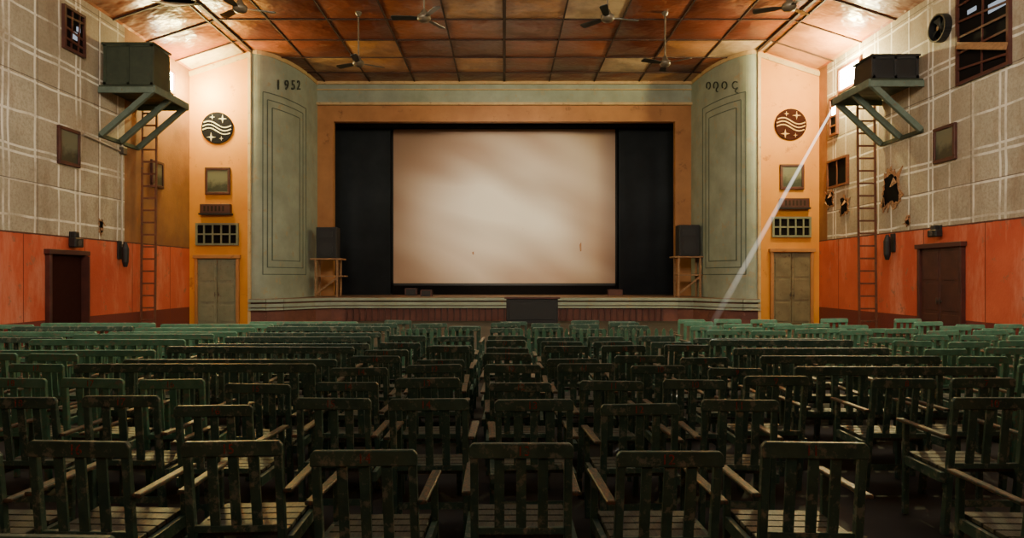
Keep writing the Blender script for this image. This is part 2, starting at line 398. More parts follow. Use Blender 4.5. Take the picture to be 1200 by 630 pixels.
def curtain(x0,x1,y,z0,z1,label,amp=.025,per=.9):
    bm = bmesh.new(); n = int((x1-x0)/.05); prev=None
    for i in range(n+1):
        x = x0+(x1-x0)*i/n; d = amp*math.sin(2*PI*x/per+math.sin(x*1.7))+.05*math.sin(x*2.1)
        a = bm.verts.new((x-x0,d,0)); b = bm.verts.new((x-x0,d*.4,z1-z0))
        if prev: bm.faces.new((prev[0],a,b,prev[1]))
        prev=(a,b)
    me = bpy.data.meshes.new('stage_curtain'); bm.to_mesh(me); bm.free(); me.materials.append(M['black'])
    o = obj('stage_curtain', me, None, smooth=True); o.location=(x0,y,z0); m = o.modifiers.new('s','SOLIDIFY'); m.thickness=.015
    return tag(o,label,'curtain','black stage curtains')
curtain(-7.6,-4.95,29.6,.9,8.5,'black stage curtain hanging left of the white screen')
curtain(4.95,7.6,29.6,.9,8.5,'black stage curtain hanging right of the white screen')
curtain(-7.6,7.6,29.2,8.05,8.7,'black valance hanging above the white screen',.05,.6)
t = thing('cinema_screen','large pale stained cinema screen with painted light and shade at back of the stage','screen',(0,30.2,.9))
mb = MB().box(-4.9,4.9,-.02,.0,.5,7.3); obj('screen_cloth',mb,M['screen'],t)
mb = MB().box(-5.0,5.0,0.01,.12,.38,.5).box(-5.0,5.0,.01,.12,7.3,7.4).box(-5.0,-4.9,.01,.12,0,7.4).box(4.9,5.0,.01,.12,0,7.4).box(-.05,.05,.03,.12,0,7.3)
obj('screen_frame',mb,M['spk'],t)
for xx,zz,hh in ((3.35,1.9,.42),(-1.4,1.75,.16)):
    obj('screen_tear',MB().prism([(xx,zz),(xx+.06,zz+.03),(xx+.05,zz+hh),(xx-.03,zz+hh*.7)],-.03,-.02),M['torn'],t)
mb = MB().box(-4.9,4.9,29.9,30.1,.9,1.3); o=obj('stage_board',mb,M['dark']); tag(o,'low black board standing along the foot of the screen','board')

# ---------------------------------------------------------------- wall fixtures (local -y faces the hall)
def fixture(side, u, z):
    if side=='L': return (-W+.02,u,z), PI/2
    if side=='R': return (W-.02,u,z), -PI/2
    return (u,23.98,z), 0
def picture(side,u,z,w,h,label):
    loc, rz = fixture(side,u,z); t = thing('picture_frame',label,'picture',loc,rz,'framed pictures on the hall walls')
    b=.09; mb=MB().box(-w/2,w/2,-.06,.02,0,b).box(-w/2,w/2,-.06,.02,h-b,h).box(-w/2,-w/2+b,-.06,.02,b,h-b).box(w/2-b,w/2,-.06,.02,b,h-b)
    obj('frame',mb,M['maroond'],t,.01); obj('picture_sheet',MB().box(-w/2+b,w/2-b,-.03,.01,b,h-b),M['pic'],t)
picture('L',17.3,4.48,.85,.95,'dark framed picture high on left wall, nearer the camera')
picture('L',21.7,4.5,.75,.85,'small framed picture on left wall behind the ladder')
picture('R',17.1,4.55,.85,.9,'dark framed picture high on the right side wall')
picture('F',-10.06,4.56,.88,.95,'framed faded picture under left round emblem')
picture('F',10.1,4.74,.84,.88,'framed faded picture under right round emblem')
def signb(u,z,w,h,label):
    loc, rz = fixture('F',u,z); t = thing('sign_box',label,'sign',loc,rz)
    obj('box_body',MB().box(-w/2,w/2,-.18,.02,.05,h),M['maroond'],t,.015); obj('bottom_rail',MB().box(-w/2-.04,w/2+.04,-.2,.02,0,.06),M['spk'],t)
    mb=MB()
    for i in range(6): mb.box(-w/2+.14+i*.13,-w/2+.20+i*.13,-.19,-.17,.12,h-.08)
    obj('glass_slots',mb,M['glassd'],t)
signb(-10.1,3.84,1.05,.38,'small dark red sign box above the left grid vent')
signb(10.15,4.04,1.0,.38,'small dark red sign box above the right grid vent')
def vent(u,z,w,h,label):
    loc, rz = fixture('F',u,z); t = thing('grid_vent',label,'vent',loc,rz)
    b=.07; mb=MB().box(-w/2,w/2,-.07,.02,0,b).box(-w/2,w/2,-.07,.02,h-b,h).box(-w/2,-w/2+b,-.07,.02,b,h-b).box(w/2-b,w/2,-.07,.02,b,h-b)
    for i in range(1,5): xx=-w/2+w*i/5; mb.box(xx-.025,xx+.025,-.06,.02,b,h-b)
    mb.box(-w/2+b,w/2-b,-.055,.02,h/2-.025,h/2+.025); obj('vent_frame',mb,M['doorg'],t)
    obj('vent_pane',MB().box(-w/2+b,w/2-b,-.02,.01,b,h-b),M['dark'],t)
vent(-10.08,2.78,1.5,.78,'pale framed grid vent above grey green left door')
vent(10.08,3.06,1.36,.72,'pale framed grid vent above brown right door')
def emblem(u,z,m,mm,label):
    loc, rz = fixture('F',u,z); t = thing('round_emblem',label,'emblem',loc,rz,'round wave and star emblems')
    R=.55; mb=MB(); mb.tube((0,-.04,0),(0,.015,0),R,n=40); obj('disc',mb,m,t)
    for k in (-1,0,1):
        mb=MB(); pts=[]
        for i in range(29):
            xx=-.5+1.0*i/28; zz=k*.12+.085*math.sin(i/28*2*PI)-xx*.1
            if xx*xx+zz*zz<.255: pts.append((xx,zz))
        for (a,b),(c,d) in zip(pts,pts[1:]): mb.bar((a,-.046,b),(c,-.046,d),.02,.034,(0,0,1))
        obj('wave',mb,mm,t)
    for cx,czz,r in ((.2,.31,.15),(-.16,.37,.09),(-.2,-.33,.16),(.16,-.38,.08)):
        pts=[]
        for i in range(8):
            rr=r if i%2==0 else r*.22; a=PI/2+i*PI/4; pts.append((cx+rr*math.cos(a),czz+rr*math.sin(a)))
        obj('star',MB().prism(pts,-.055,-.035),mm,t)
emblem(-10.08,6.9,M['embl'],M['motif'],'round black emblem of waves and stars on left panel')
emblem(10.05,7.02,M['emblr'],M['motifr'],'round dark red emblem of waves and stars on right panel')

def door(n,side,u,w,h,m,fm,label,open_=False):
    loc, rz = fixture(side,u,0); t = sthing('door_%d'%n,label,loc,rz); t['category']='door'
    f=.1; obj('door_frame',MB().box(-w/2,-w/2+f,-.1,.02,0,h).box(w/2-f,w/2,-.1,.02,0,h).box(-w/2-.05,w/2+.05,-.14,.02,h-f,h+.02),fm,t,.008)
    if open_:
        obj('dark_opening',MB().box(-w/2+f,w/2-f,-.012,.01,0,h-f),M['dimred'],t)
        mb=MB(); mb.box(w/2-f-.05,w/2-f,-.22,-.02,.02,h-f-.02); obj('door_leaf',mb,m,t); return
    for s in (-1,1):
        x0,x1=(-w/2+f,-.008) if s<0 else (.008,w/2-f)
        mb=MB().box(x0,x1,-.035,.01,.02,h-f-.01)
        hh=h-f; k=.07
        for z0,z1 in ((.12,hh*.3),(hh*.34,hh*.62),(hh*.66,hh-.1)):
            mb.box(x0+k,x1-k,-.05,-.03,z0,z1)
        leaf=obj('door_leaf',mb,m,t,.006)
        hd=MB().tube((s*.06,-.04,1.05),(s*.06,-.1,1.05),.02).bar((s*.06,-.1,.98),(s*.06,-.1,1.14),.02,.02); obj('door_handle',hd,M['metal'],leaf)
door(1,'F',-10.07,1.55,2.42,M['doorg'],M['frameor'],'grey green double door in left orange panel')
door(2,'F',10.08,1.5,2.64,M['doorb'],M['frameor'],'olive brown double door in right orange panel')
door(3,'L',17.2,1.5,2.32,M['maroond'],M['maroond'],'dark open doorway in left red wall',True)
door(4,'R',17.25,1.75,2.5,M['maroond'],M['maroond'],'dark maroon double door in right red wall')

def window(n,side,u,z,w,h,bars_v,bars_h,pane,label,crooked=False,fm=None):
    loc, rz = fixture(side,u,z); t = sthing('window_%d'%n,label,loc,rz)
    fm = fm or M['ladder']
    b=.07; mb=MB().box(-w/2,w/2,-.07,.02,0,b).box(-w/2,w/2,-.07,.02,h-b,h).box(-w/2,-w/2+b,-.07,.02,b,h-b).box(w/2-b,w/2,-.07,.02,b,h-b)
    obj('window_frame',mb,fm,t)
    obj('window_pane',MB().box(-w/2+b,w/2-b,-.015,.01,b,h-b),pane,t)
    mb=MB()
    for i in range(1,bars_v+1):
        xx=-w/2+w*i/(bars_v+1); mb.bar((xx,-.04,b),(xx+(.06 if crooked else 0),-.04,h-b),.03,.035,(0,1,0))
    for i in range(1,bars_h+1):
        zz=h*i/(bars_h+1); dz=random.uniform(-.16,.16) if crooked else 0
        mb.bar((-w/2+b,-.045,zz),(w/2-b,-.045,zz+dz),.03,.05,(0,0,1))
    if bars_v+bars_h: obj('window_bars',mb,fm,t)
    return t
t=window(1,'L',17.5,7.4,.87,1.1,2,3,M['dark'],'small barred broken window high on left wall',True,M['maroond'])
obj('sky_gap',MB().box(-.1,.12,-.03,-.018,.35,.55),M['dayb'],t); obj('sky_gap',MB().box(.1,.25,-.03,-.018,.6,.72),M['dayb'],t)
window(2,'L',22.4,7.75,.8,.75,0,0,M['day'],'blazing bright window high on left wall by the corner')
window(3,'R',21.8,7.7,1.4,.8,0,0,M['day'],'blazing bright window high on right wall behind speaker platform')
window(4,'R',15.75,6.3,1.75,2.3,1,5,M['dark'],'large broken boarded window at top of right wall',True,M['maroond'])
t=window(5,'R',22.85,6.4,.55,1.3,0,3,M['dark'],'narrow slotted window low beside right panel corner')
obj('light_slot',MB().box(-.12,.12,-.03,-.01,.7,.98),M['day'],t)
t=window(6,'R',22.6,4.65,1.4,.95,1,0,M['dark'],'dark shuttered window on right wall near the corner')
for q in ((-.1,.7,1.85,2.1),(.2,.75,1.35,1.55),(-.5,-.2,1.6,1.7)):
    obj('sky_gap',MB().box(q[0],q[1],-.03,-.018,q[2],q[3]),M['dayb'],bpy.data.objects['window_4'])
t=thing('loose_plank','loose slanted wooden plank across the broken right window','plank',(W-.12,15.7,6.5))
t2=obj('plank_board',MB().bar((0,-.8,.2),(0,.8,.75),.05,.16),M['wood'],t)
def torn(side,u,z,w,h,label,seed):
    random.seed(seed); loc, rz = fixture(side,u,z); t = thing('torn_hole',label,'hole',loc,rz)
    n=40; pts=[]; outer=[]
    for i in range(n):
        a=2*PI*i/n; sq=1/max(abs(math.cos(a)),abs(math.sin(a)))*.78
        sq*=.85+.15*math.sin(a*3+seed)
        r=sq*random.uniform(.66,.82); pts.append((w/2*r*math.cos(a), h/2+h/2*r*math.sin(a)))
        r2=r+abs(random.gauss(.1,.13))+.02; outer.append((w/2*r2*math.cos(a), h/2+h/2*r2*math.sin(a)))
    obj('torn_edge',MB().prism(outer,-.01,.015),M['torn'],t)
    obj('hole_void',MB().prism(pts,-.02,.0),M['dark'],t)
    for i in (3,22):
        (x0,z0),(x1,z1)=pts[i],pts[(i+4)%n]; mb=MB(); cx,cc=(x0+x1)/2,(z0+z1)/2; ex,ez=cx*.6,h/2+(cc-h/2)*.5-.06
        mb.hexa([(x0,-.02,z0),(x1,-.02,z1),(ex+.02,-.10,ez),(ex-.02,-.10,ez),(x0,-.035,z0),(x1,-.035,z1),(ex+.02,-.115,ez),(ex-.02,-.115,ez)])
        obj('torn_flap',mb,M['torn'],t)
torn('R',19.5,3.4,1.4,1.5,'ragged torn hole in right wall beside the ladder',3)
torn('R',18.7,3.0,.3,.4,'small ragged tear low in right wall board',4)
torn('R',23.2,3.9,.9,.8,'ragged torn patch in right wall by the corner',5)
torn('R',22.2,3.5,.8,.95,'ragged tear under shuttered window on right wall',8)
torn('L',18.7,2.75,.25,.6,'narrow dark tear in left wall above the red paint',6)
t=thing('exhaust_fan','round dark exhaust fan set high in right wall','exhaust fan',(W-.02,17.2,7.6),-PI/2)
mb=MB()
for i in range(28):
    a,b=2*PI*i/28,2*PI*(i+1)/28; mb.bar((.33*math.cos(a),-.08,.33+.33*math.sin(a)),(.33*math.cos(b),-.08,.33+.33*math.sin(b)),.18,.04,(math.cos(a),0,math.sin(a)))
obj('fan_ring',mb,M['spk'],t); obj('fan_backing',MB().tube((0,-.01,.33),(0,.01,.33),.31,n=28),M['dark'],t)
for k in range(4):
    a=k*PI/2+.4; mb=MB(); c,s_=math.cos(a),math.sin(a)
    mb.hexa([(c*.05,-.1,.33+s_*.05),(c*.28-s_*.09,-.12,.33+s_*.28+c*.09),(c*.28+s_*.09,-.06,.33+s_*.28-c*.09),(c*.06+s_*.03,-.06,.33+s_*.06-c*.03),
             (c*.05,-.09,.33+s_*.05),(c*.28-s_*.09,-.11,.33+s_*.28+c*.09),(c*.28+s_*.09,-.05,.33+s_*.28-c*.09),(c*.06+s_*.03,-.05,.33+s_*.06-c*.03)])
    obj('fan_blade',mb,M['fand'],t)
obj('fan_hub',MB().tube((0,-.14,.33),(0,0,.33),.06),M['metal'],t)
def walllamp(side,u,z,h,label,tall=False):
    loc, rz = fixture(side,u,z); t = thing('wall_lamp',label,'lamp',loc,rz)
    obj('wall_plate',MB().box(-.1,.1,-.03,.02,h*.3,h),M['spk'],t,.01)
    if tall:
        obj('lamp_arm',MB().tube((0,-.02,h*.8),(0,-.16,h*.9),.015),M['metal'],t); obj('lamp_shade',MB().lathe([(.04,h*.95),(.1,h*.7),(.09,h*.2),(.05,0)],14,(0,-.17,0)),M['spk'],t)
    else:
        obj('lamp_housing',MB().box(-.18,.18,-.2,-.02,0,h*.6).box(-.12,.06,-.16,-.02,h*.5,h),M['spk'],t,.02)
        obj('lamp_face',MB().tube((0,-.21,h*.3),(0,-.19,h*.3),h*.2),M['glassd'],t)
walllamp('L',17.45,2.42,.4,'dark lamp housing above the open left doorway')
walllamp('L',19.6,1.95,.75,'tall dark wall lamp between left doorway and ladder',True)
walllamp('R',17.35,2.68,.3,'small dark lamp housing above the maroon right door')
walllamp('R',19.4,2.15,.75,'tall dark wall lamp between right ladder and door',True)
t=thing('wall_conduit','pale vertical conduit pipe with side arm on left wall','pipe',(-W+.04,19.7,2.3))
obj('pipe_riser',MB().tube((0,0,0),(0,0,3.3),.03),M['pipe'],t); obj('pipe_arm',MB().tube((0,0,2.98),(.02,-1.8,3.1),.025),M['pipe'],t); obj('junction_box',MB().box(-.03,.1,-.1,.1,2.9,3.1),M['metal'],t,.01)
random.seed(11)

def platform(s,y0,y1,label,bh,blabel,xb):
    z=6.9; x_in=9.55 if s<0 else 9.65
    t=thing('wall_platform',label,'platform',(s*(W-.01),(y0+y1)/2,z)); L=(y1-y0)/2; D=W-x_in
    mb=MB(); n=6
    for i in range(n):
        a=-L+2*L*i/n; mb.box(min(-s*0,-s*D),max(-s*0,-s*D),a+.01,a+2*L/n-.01,-.06,0)
    obj('deck_boards',mb,M['plat'],t,.005)
    mb=MB().bar((-s*D,-L,-.11),(-s*D,L,-.11),.06,.2).bar((0,-L,-.14),(-s*D,-L,-.14),.06,.16).bar((0,L,-.14),(-s*D,L,-.14),.06,.16); obj('edge_beam',mb,M['platl'],t,.006)
    for yy in (-L+.05,0,L-.05):
        obj('strut',MB().bar((-s*.05,yy,-1.35),(-s*(D-.08),yy,-.15),.11,.15),M['platl'],t,.006)
    obj('wall_rail',MB().box(min(0,-s*.06),max(0,-s*.06),-L,L,-1.42,-1.32),M['plat'],t)
    b=thing('horn_speaker_box',blabel,'speaker',(s*(W-.08-xb/2),y0+.6,z+.012))
    w=xb; mb=MB().hexa([(-w/2,-.5,0),(w/2,-.5,0),(w/2,.5,0),(-w/2,.5,0),(-w/2,-.5,bh),(w/2,-.5,bh),(w/2,.42,bh*.95),(-w/2,.42,bh*.95)])
    obj('box_body',mb,M['plat'] if s<0 else M['spk'],b,.02)
    mb=MB(); 
    for xx in (-w/2+.05,0,w/2-.05): mb.box(xx-.035,xx+.035,-.52,-.49,.02,bh-.02)
    mb.box(-w/2,w/2,-.52,-.49,bh-.09,bh-.02).box(-w/2,w/2,-.52,-.49,.02,.09); obj('box_battens',mb,M['plat'] if s<0 else M['spkg'],b)
    obj('lid',MB().box(-w/2-.03,w/2+.03,-.54,.46,bh*.975,bh*.975+.05),M['plat'] if s<0 else M['spkg'],b)
platform(-1,18.6,20.6,'green timber platform bracketed high on left wall',1.15,'green wooden speaker box on the left wall platform',1.38)
platform(1,18.0,20.0,'green timber platform bracketed high on right wall',.62,'low black speaker box on the right wall platform',1.24)
def ladder(x0,x1,y,h,label):
    t=thing('wall_ladder',label,'ladder',((x0+x1)/2,y,0)); w=(x1-x0)/2
    for s in (-1,1): obj('side_rail',MB().bar((s*w,-.12,0),(s*w,.0,h),.05,.07,(0,1,0)),M['ladder'],t,.005)
    n=int(h/.36)
    for i in range(1,n): z=h*i/n; yy=-.12+.12*z/h; obj('rung',MB().box(-w,w,yy-.02,yy+.02,z-.025,z+.025),M['ladder'],t)
ladder(-10.98,-10.56,20.75,7.0,'tall reddish wooden ladder against left wall under platform')
ladder(10.42,10.92,20.15,7.0,'tall reddish wooden ladder against right wall under platform')

def pa(x,y,label,slabel,h):
    t=thing('speaker_stand',slabel,'stand',(x,y,.9))
    for sx in (-1,1):
        for sy in (-1,1): obj('leg',MB().box(sx*.42-.04,sx*.42+.04,sy*.28-.04,sy*.28+.04,0,h-.06),M['wood'],t,.005)
    obj('stand_top',MB().box(-.62,.62,-.36,.36,h-.06,h),M['wood'],t,.008)
    obj('shelf',MB().box(-.44,.7,-.3,.3,h*.52,h*.52+.05),M['wood'],t)
    obj('brace',MB().bar((-.42,-.28,.1),(.42,-.28,h*.5),.04,.07),M['wood'],t)
    b=thing('loudspeaker',label,'speaker',(x,y,.9+h),0,'black loudspeakers on stage stands')
    obj('cabinet',MB().box(-.4,.4,-.3,.3,0,1.22),M['spk'],b,.02); obj('grille',MB().box(-.35,.35,-.325,-.295,.05,1.17),M['spkg'],b)
    obj('woofer',MB().tube((0,-.335,.36),(0,-.32,.36),.26,n=24),M['spk'],b); obj('horn',MB().box(-.24,.24,-.34,-.32,.82,1.05),M['spk'],b)
pa(-6.95,26.95,'black loudspeaker on wooden stand at left of stage','brown wooden stand under the left stage loudspeaker',1.5)
pa(7.2,26.85,'black loudspeaker on wooden stand at right of stage','brown wooden stand under the right stage loudspeaker',1.58)

t=thing('low_cabinet','long dark cabinet with glossy front before the stage','cabinet',(.95,23.6,0))
obj('cabinet_body',MB().box(-.88,.88,-.3,.3,.08,.92),M['spk'],t,.015); obj('cabinet_top',MB().box(-.95,.95,-.34,.34,.92,.98),M['maroond'],t,.01)
obj('front_panel',MB().box(-.78,.78,-.32,-.29,.2,.84),M['spkg'],t,.01)
for sx in (-1,1): obj('leg',MB().box(sx*.83-.04,sx*.83+.04,-.28,.28,0,.09),M['maroond'],t)
def crate(x,y,z,w,d,h,label,m):
    t=thing('wooden_box',label,'box',(x,y,z)); b=.05
    obj('box_body',MB().box(-w/2+.01,w/2-.01,-d/2+.01,d/2-.01,.01,h-.01),m,t)
    mb=MB()
    for sx in (-1,1):
        for sy in (-1,1): mb.box(sx*(w/2-b/2)-b/2,sx*(w/2-b/2)+b/2,sy*(d/2-b/2)-b/2,sy*(d/2-b/2)+b/2,0,h)
    mb.box(-w/2,w/2,-d/2,d/2,h-.03,h); obj('box_frame',mb,M['maroond'],t)
crate(-3.1,27.2,.9,.45,.4,.26,'small wooden box on stage left of centre',M['spk'])
crate(-3.9,28.6,.9,.5,.3,.3,'small dark box on stage near the screen foot',M['spk'])
crate(4.6,28.4,.9,.6,.3,.26,'small dark box on stage right of centre',M['maroond'])

def make_fan():
    t=thing('ceiling_fan','','ceiling fan',(0,0,0),0,'ceiling fans')
    obj('down_rod',MB().tube((0,0,.1),(0,0,1.5),.022),M['fan'],t)
    obj('ceiling_cup',MB().lathe([(.05,1.42),(.1,1.5),(.1,1.54)],16),M['fan'],t,smooth=False)
    obj('motor',MB().lathe([(.03,-.11),(.12,-.09),(.17,-.03),(.17,.05),(.1,.1),(.05,.2),(.03,.22)],24),M['fan'],t,smooth=True)
    for k in range(3):
        a=k*2*PI/3+.15; R=Matrix.Rotation(a,4,'Z')@Matrix.Rotation(rad(12),4,'X'); mb=MB()
        for p in ([(.15,-.04),(.32,-.085),(.78,-.10),(.82,-.06),(.82,.07),(.78,.10),(.32,.085),(.15,.04)],):
            A=[mb.bm.verts.new(R@Vector((x,y,-.008))) for x,y in p]; B=[mb.bm.verts.new(R@Vector((x,y,.008))) for x,y in p]
            mb.bm.faces.new(A[::-1]); mb.bm.faces.new(B)
            for i in range(8): mb.bm.faces.new((A[i],A[(i+1)%8],B[(i+1)%8],B[i]))
        obj('blade',mb,M['fand'],t)
    return t
f0=make_fan(); fans=[(-6.35,16.4,.2,'ceiling fan nearest the left wall, top left of view'),(-2.0,17.0,.9,'ceiling fan just left of centre in the near row'),(2.57,17.0,.1,'ceiling fan just right of centre in the near row'),(6.8,16.3,.5,'ceiling fan nearest the right wall, top right of view'),
 (-4.4,20.6,.4,'long rod ceiling fan in the far row, left of screen'),(4.85,20.6,1.3,'long rod ceiling fan in the far row, right of screen')]
for i,(x,y,a,l) in enumerate(fans):
    o=f0 if i==0 else dup(f0,(0,0,0),0); o.location=(x,y,ZF-1.54); o.rotation_euler=(0,0,a); o['label']=l
t=thing('ceiling_scrap','torn pale ceiling sheet hanging by the left wall','ceiling sheet',(-9.3,19.2,9.3))
mb=MB().hexa([(-.5,-.3,0),(.3,-.4,-.15),(.5,.2,.1),(-.2,.4,.12),(-.5,-.3,.02),(.3,-.4,-.13),(.5,.2,.12),(-.2,.4,.14)]); obj('sheet',mb,M['beige'],t)
mb=MB().prismz([(-.8,-.4),(.2,-.5),(.7,.3),(-.3,.5)],.13,.15); obj('hole_void',mb,M['dark'],t)

# ---------------------------------------------------------------- seating
def make_chair(paint, kind):
    t=thing('wooden_chair','','chair',(0,0,0))
    def yb(z): return .05-.11*z
    for s in (-1,1):
        x0,x1=s*.226-.019,s*.226+.019; mb=MB()
        mb.hexa([(x0,yb(0)-.02,0),(x1,yb(0)-.02,0),(x1,yb(0)+.03,0),(x0,yb(0)+.03,0),(x0,yb(.8)-.018,.82),(x1,yb(.8)-.018,.82),(x1,yb(.8)+.018,.82),(x0,yb(.8)+.018,.82)])
        obj('rear_post',mb,paint,t,.004)
        obj('front_leg',MB().box(s*.262-.018,s*.262+.018,.405,.44,0,.62),paint,t,.004)
        x=s*.265; obj('armrest',MB().hexa([(x-.022,-.03,.625),(x+.022,-.03,.625),(x+.026,.50,.62),(x-.026,.50,.62),(x-.022,-.03,.645),(x+.022,-.03,.645),(x+.026,.50,.64),(x-.026,.50,.64)]),M['armwood'],t,.005)
        obj('side_rail',MB().box(s*.262-.015,s*.262+.015,.02,.41,.34,.40),paint,t)
    mb=MB(); y=yb(.83); mb.prism([(-.25,.81),(.25,.81),(.25,.862),(.232,.882),(-.232,.882),(-.25,.862)],y-.02,y+.01); tr=obj('top_rail',mb,paint,t,.004)
    mb=MB(); y=yb(.44); mb.box(-.22,.22,y-.012,y+.012,.43,.465); obj('lower_rail',mb,paint,t,.003)
    mb=MB()
    for k in range(3):
        xc=-.105+.105*k; w=.024
        mb.hexa([(xc-w,yb(.46)-.007,.455),(xc+w,yb(.46)-.007,.455),(xc+w,yb(.46)+.007,.455),(xc-w,yb(.46)+.007,.455),(xc-w,yb(.81)-.007,.82),(xc+w,yb(.81)-.007,.82),(xc+w,yb(.81)+.007,.82),(xc-w,yb(.81)+.007,.82)])
    obj('back_slats',mb,paint,t)
    mb=MB()
    for k in range(5): a=.03+.086*k; mb.box(-.24,.24,a,a+.076,.40,.422)
    obj('seat',mb,M['seatwood'],t,.003)
    obj('front_rail',MB().box(-.245,.245,.41,.435,.33,.40),paint,t); obj('stretcher',MB().box(-.21,.21,.03,.05,.18,.22),paint,t)
    return t
ORD=['first','second','third','fourth','fifth','sixth','seventh','eighth','ninth','tenth','eleventh','twelfth','thirteenth','fourteenth']
PR={'dark':make_chair(M['green'],'dark'),'light':make_chair(M['green2'],'light')}
used=set()
def number(o,n):
    tr=[c for c in o.children if c.name.startswith('top_rail')][0]
    q=obj('seat_number',text_mesh(str(n),.066,M['redpaint'],.0015),None,tr); q.location=(random.uniform(-.02,.02),-.0630,.845)
def chair(x,y,kind,label,group,jit=2.6):
    p=PR[kind]; rz=rad(random.uniform(-jit,jit))
    if kind in used: o=dup(p,(x,y,0),rz)
    else: used.add(kind); o=p; o.location=(x,y,0)
    o.rotation_euler=(rad(random.uniform(-1.0,1.0)),rad(random.uniform(-1.0,1.0)),rz)
    o.scale=(random.uniform(.95,1.0),1,random.uniform(.955,1.03))
    o['label']=label; o['category']='chair'; o['group']=group
    return o
todo=[]
def row(y,xs,kind,where,group,nums=None):
    xs=sorted(xs)
    for i,x in enumerate(xs):
        kd='light' if (x<-2.3 and y>5) else kind
        n=nums[i] if nums else None; c='dark green' if kd=='dark' else 'weathered light green'
        if n: lab='%s slatted chair numbered %s in red, %s from left in %s'%(c,n,ORD[i],where)
        else: lab='%s slatted wooden chair, %s from left in %s'%(c,ORD[i],where)
        o=chair(x,y+(random.uniform(-.09,.09) if y<9 else random.uniform(-.06,.06)),kd,lab,group)
        if n: todo.append((o,n))
G='individual slatted chairs'
o=chair(-1.42,2.1,'dark','dark green wooden chair at bottom left edge, closest to camera',G)
row(3.2,[-2.58,-1.94,-1.28,-.62,.08,.74,1.41],'dark','nearest full row',G,[17,16,15,14,13,12,11])
o=chair(2.62,3.15,'dark','dark green chair cut off by right edge in nearest row',G)
row(4.36,[-3.1,-2.45,-1.80,-1.09,-.465,.19,.85,1.48,3.05],'dark','second row',G,[18,17,16,15,14,13,12,11,10])
row(5.2,[-4.4,-3.76,-3.12,-2.48,-1.84,-1.2,-.56,.12,.78,1.42,2.06,2.98,3.66],'dark','third row',G,[19,18,17,16,15,14,13,12,11,10,9,8,7])
row(6.0,[-4.75,-4.12,-1.24,-.6,.07,.71,1.36,2.02],'dark','fourth row',G,[18,17,14,13,12,11,10,9])
CX=[-1.27,-.63,.03,.68,1.33,2.0]
ys=[6.8,7.55,8.25,8.95,10.6,11.35]
for j,y in enumerate(ys):
    row(y,CX,'dark','centre block, %s row'%ORD[4+j],G,[14,13,12,11,10,9] if j<3 else None)
row(12.1,[-1.9,-1.25,.16,1.44,2.08],'dark','centre block, last row',G)
for j,(y,xs) in enumerate([(6.8,[-5.15,-4.5]),(7.6,[-6.2])]): row(y,xs,'light','left block, %s row'%ORD[4+j],G)
for j,(y,xs) in enumerate([(6.0,[4.65]),(6.8,[4.75,5.4]),(7.6,[4.9,5.55,6.2]),(8.4,[5.0,5.65,6.3,6.95]),(9.2,[5.1,5.75,6.4,7.05]),(10.0,[3.2,3.85,4.5,5.15,5.8,6.45,7.1,7.75]),(10.8,[3.2,3.85,4.5,5.15,5.8,7.1,7.75,8.4]),(11.6,[3.3,3.95,4.6,5.25,5.9,7.2,7.85,8.5]),(12.4,[3.4,4.05,4.7,6.0,7.3])]):
    row(y,xs,'light','right block, %s row'%ORD[3+j],G)
for o,n in todo: number(o,n)

def bench_meshes(L,paint):
    def yb(z): return .05-.11*z
    out=[]
    y=yb(.83); out.append(('top_rail',MB().prism([(0,.805),(L,.805),(L,.86),(L-.02,.88),(.02,.88),(0,.86)],y-.024,y+.014).mesh('top_rail',paint,.004)))
    out.append(('lower_rail',MB().box(0,L,yb(.46)-.014,yb(.46)+.014,.43,.48).mesh('lower_rail',paint)))
    mb=MB(); x=.1
    while x<L-.05:
        mb.box(x-.022,x+.022,yb(.64)-.02,yb(.64)+.012,.46,.81); x+=.13
    out.append(('back_slats',mb.mesh('back_slats',paint)))
    mb=MB()
    for k in range(5): a=.03+.086*k; mb.box(0,L,a,a+.076,.40,.422)
    out.append(('seat',mb.mesh('seat',M['seatwood'])))
    out.append(('front_rail',MB().box(0,L,.41,.435,.33,.40).mesh('front_rail',paint)))
    n=max(1,round(L/.65))
    for i in range(n+1):
        xc=.03+(L-.06)*i/n
        out.append(('rear_post',MB().hexa([(xc-.02,yb(0)-.02,0),(xc+.02,yb(0)-.02,0),(xc+.02,yb(0)+.03,0),(xc-.02,yb(0)+.03,0),(xc-.02,yb(.8)-.018,.81),(xc+.02,yb(.8)-.018,.81),(xc+.02,yb(.8)+.018,.81),(xc-.02,yb(.8)+.018,.81)]).mesh('rear_post',paint)))
        out.append(('front_leg',MB().box(xc-.022,xc+.022,.41,.45,0,.62).mesh('front_leg',paint)))
        out.append(('armrest',MB().box(xc-.028,xc+.028,-.02,.5,.62,.642).mesh('armrest',M['armwood'])))
    return out
bc={}
def bench(x0,L,y,paint,label):
    k=(L,paint.name)
    if k not in bc: bc[k]=bench_meshes(L,paint)
    t=thing('slatted_bench',label,'bench',(x0,y+random.uniform(-.06,.06),0),rad(random.uniform(-1.8,1.8)),'long slatted benches')
    t.scale=(1,1,random.uniform(.95,1.02))
    for n,me in bc[k]: obj(n,me,None,t)
for j,y in enumerate([6.0,6.8,7.6,8.4,9.2,10.0,10.8,11.6]):
    r=ORD[3+j]
    bench(-3.75,2.1 if j<4 else 1.95,y,M['green'],'long green slatted bench beside centre block, %s row on the left'%r)
    if j>=2: bench(-5.8,1.9,y,M['green2'],'long green slatted bench in middle of left block, %s row'%r)
    if j>=4: bench(-7.8,1.9,y,M['green2'] if j%2 else M['green'],'long green slatted bench near left wall, %s row'%r)
    if j>=7: bench(-9.9,1.95,y,M['green2'],'long green slatted bench against left wall, %s row'%r)
bench(-4.6,1.95,12.4,M['green2'],'long green slatted bench alone in last row on the left')
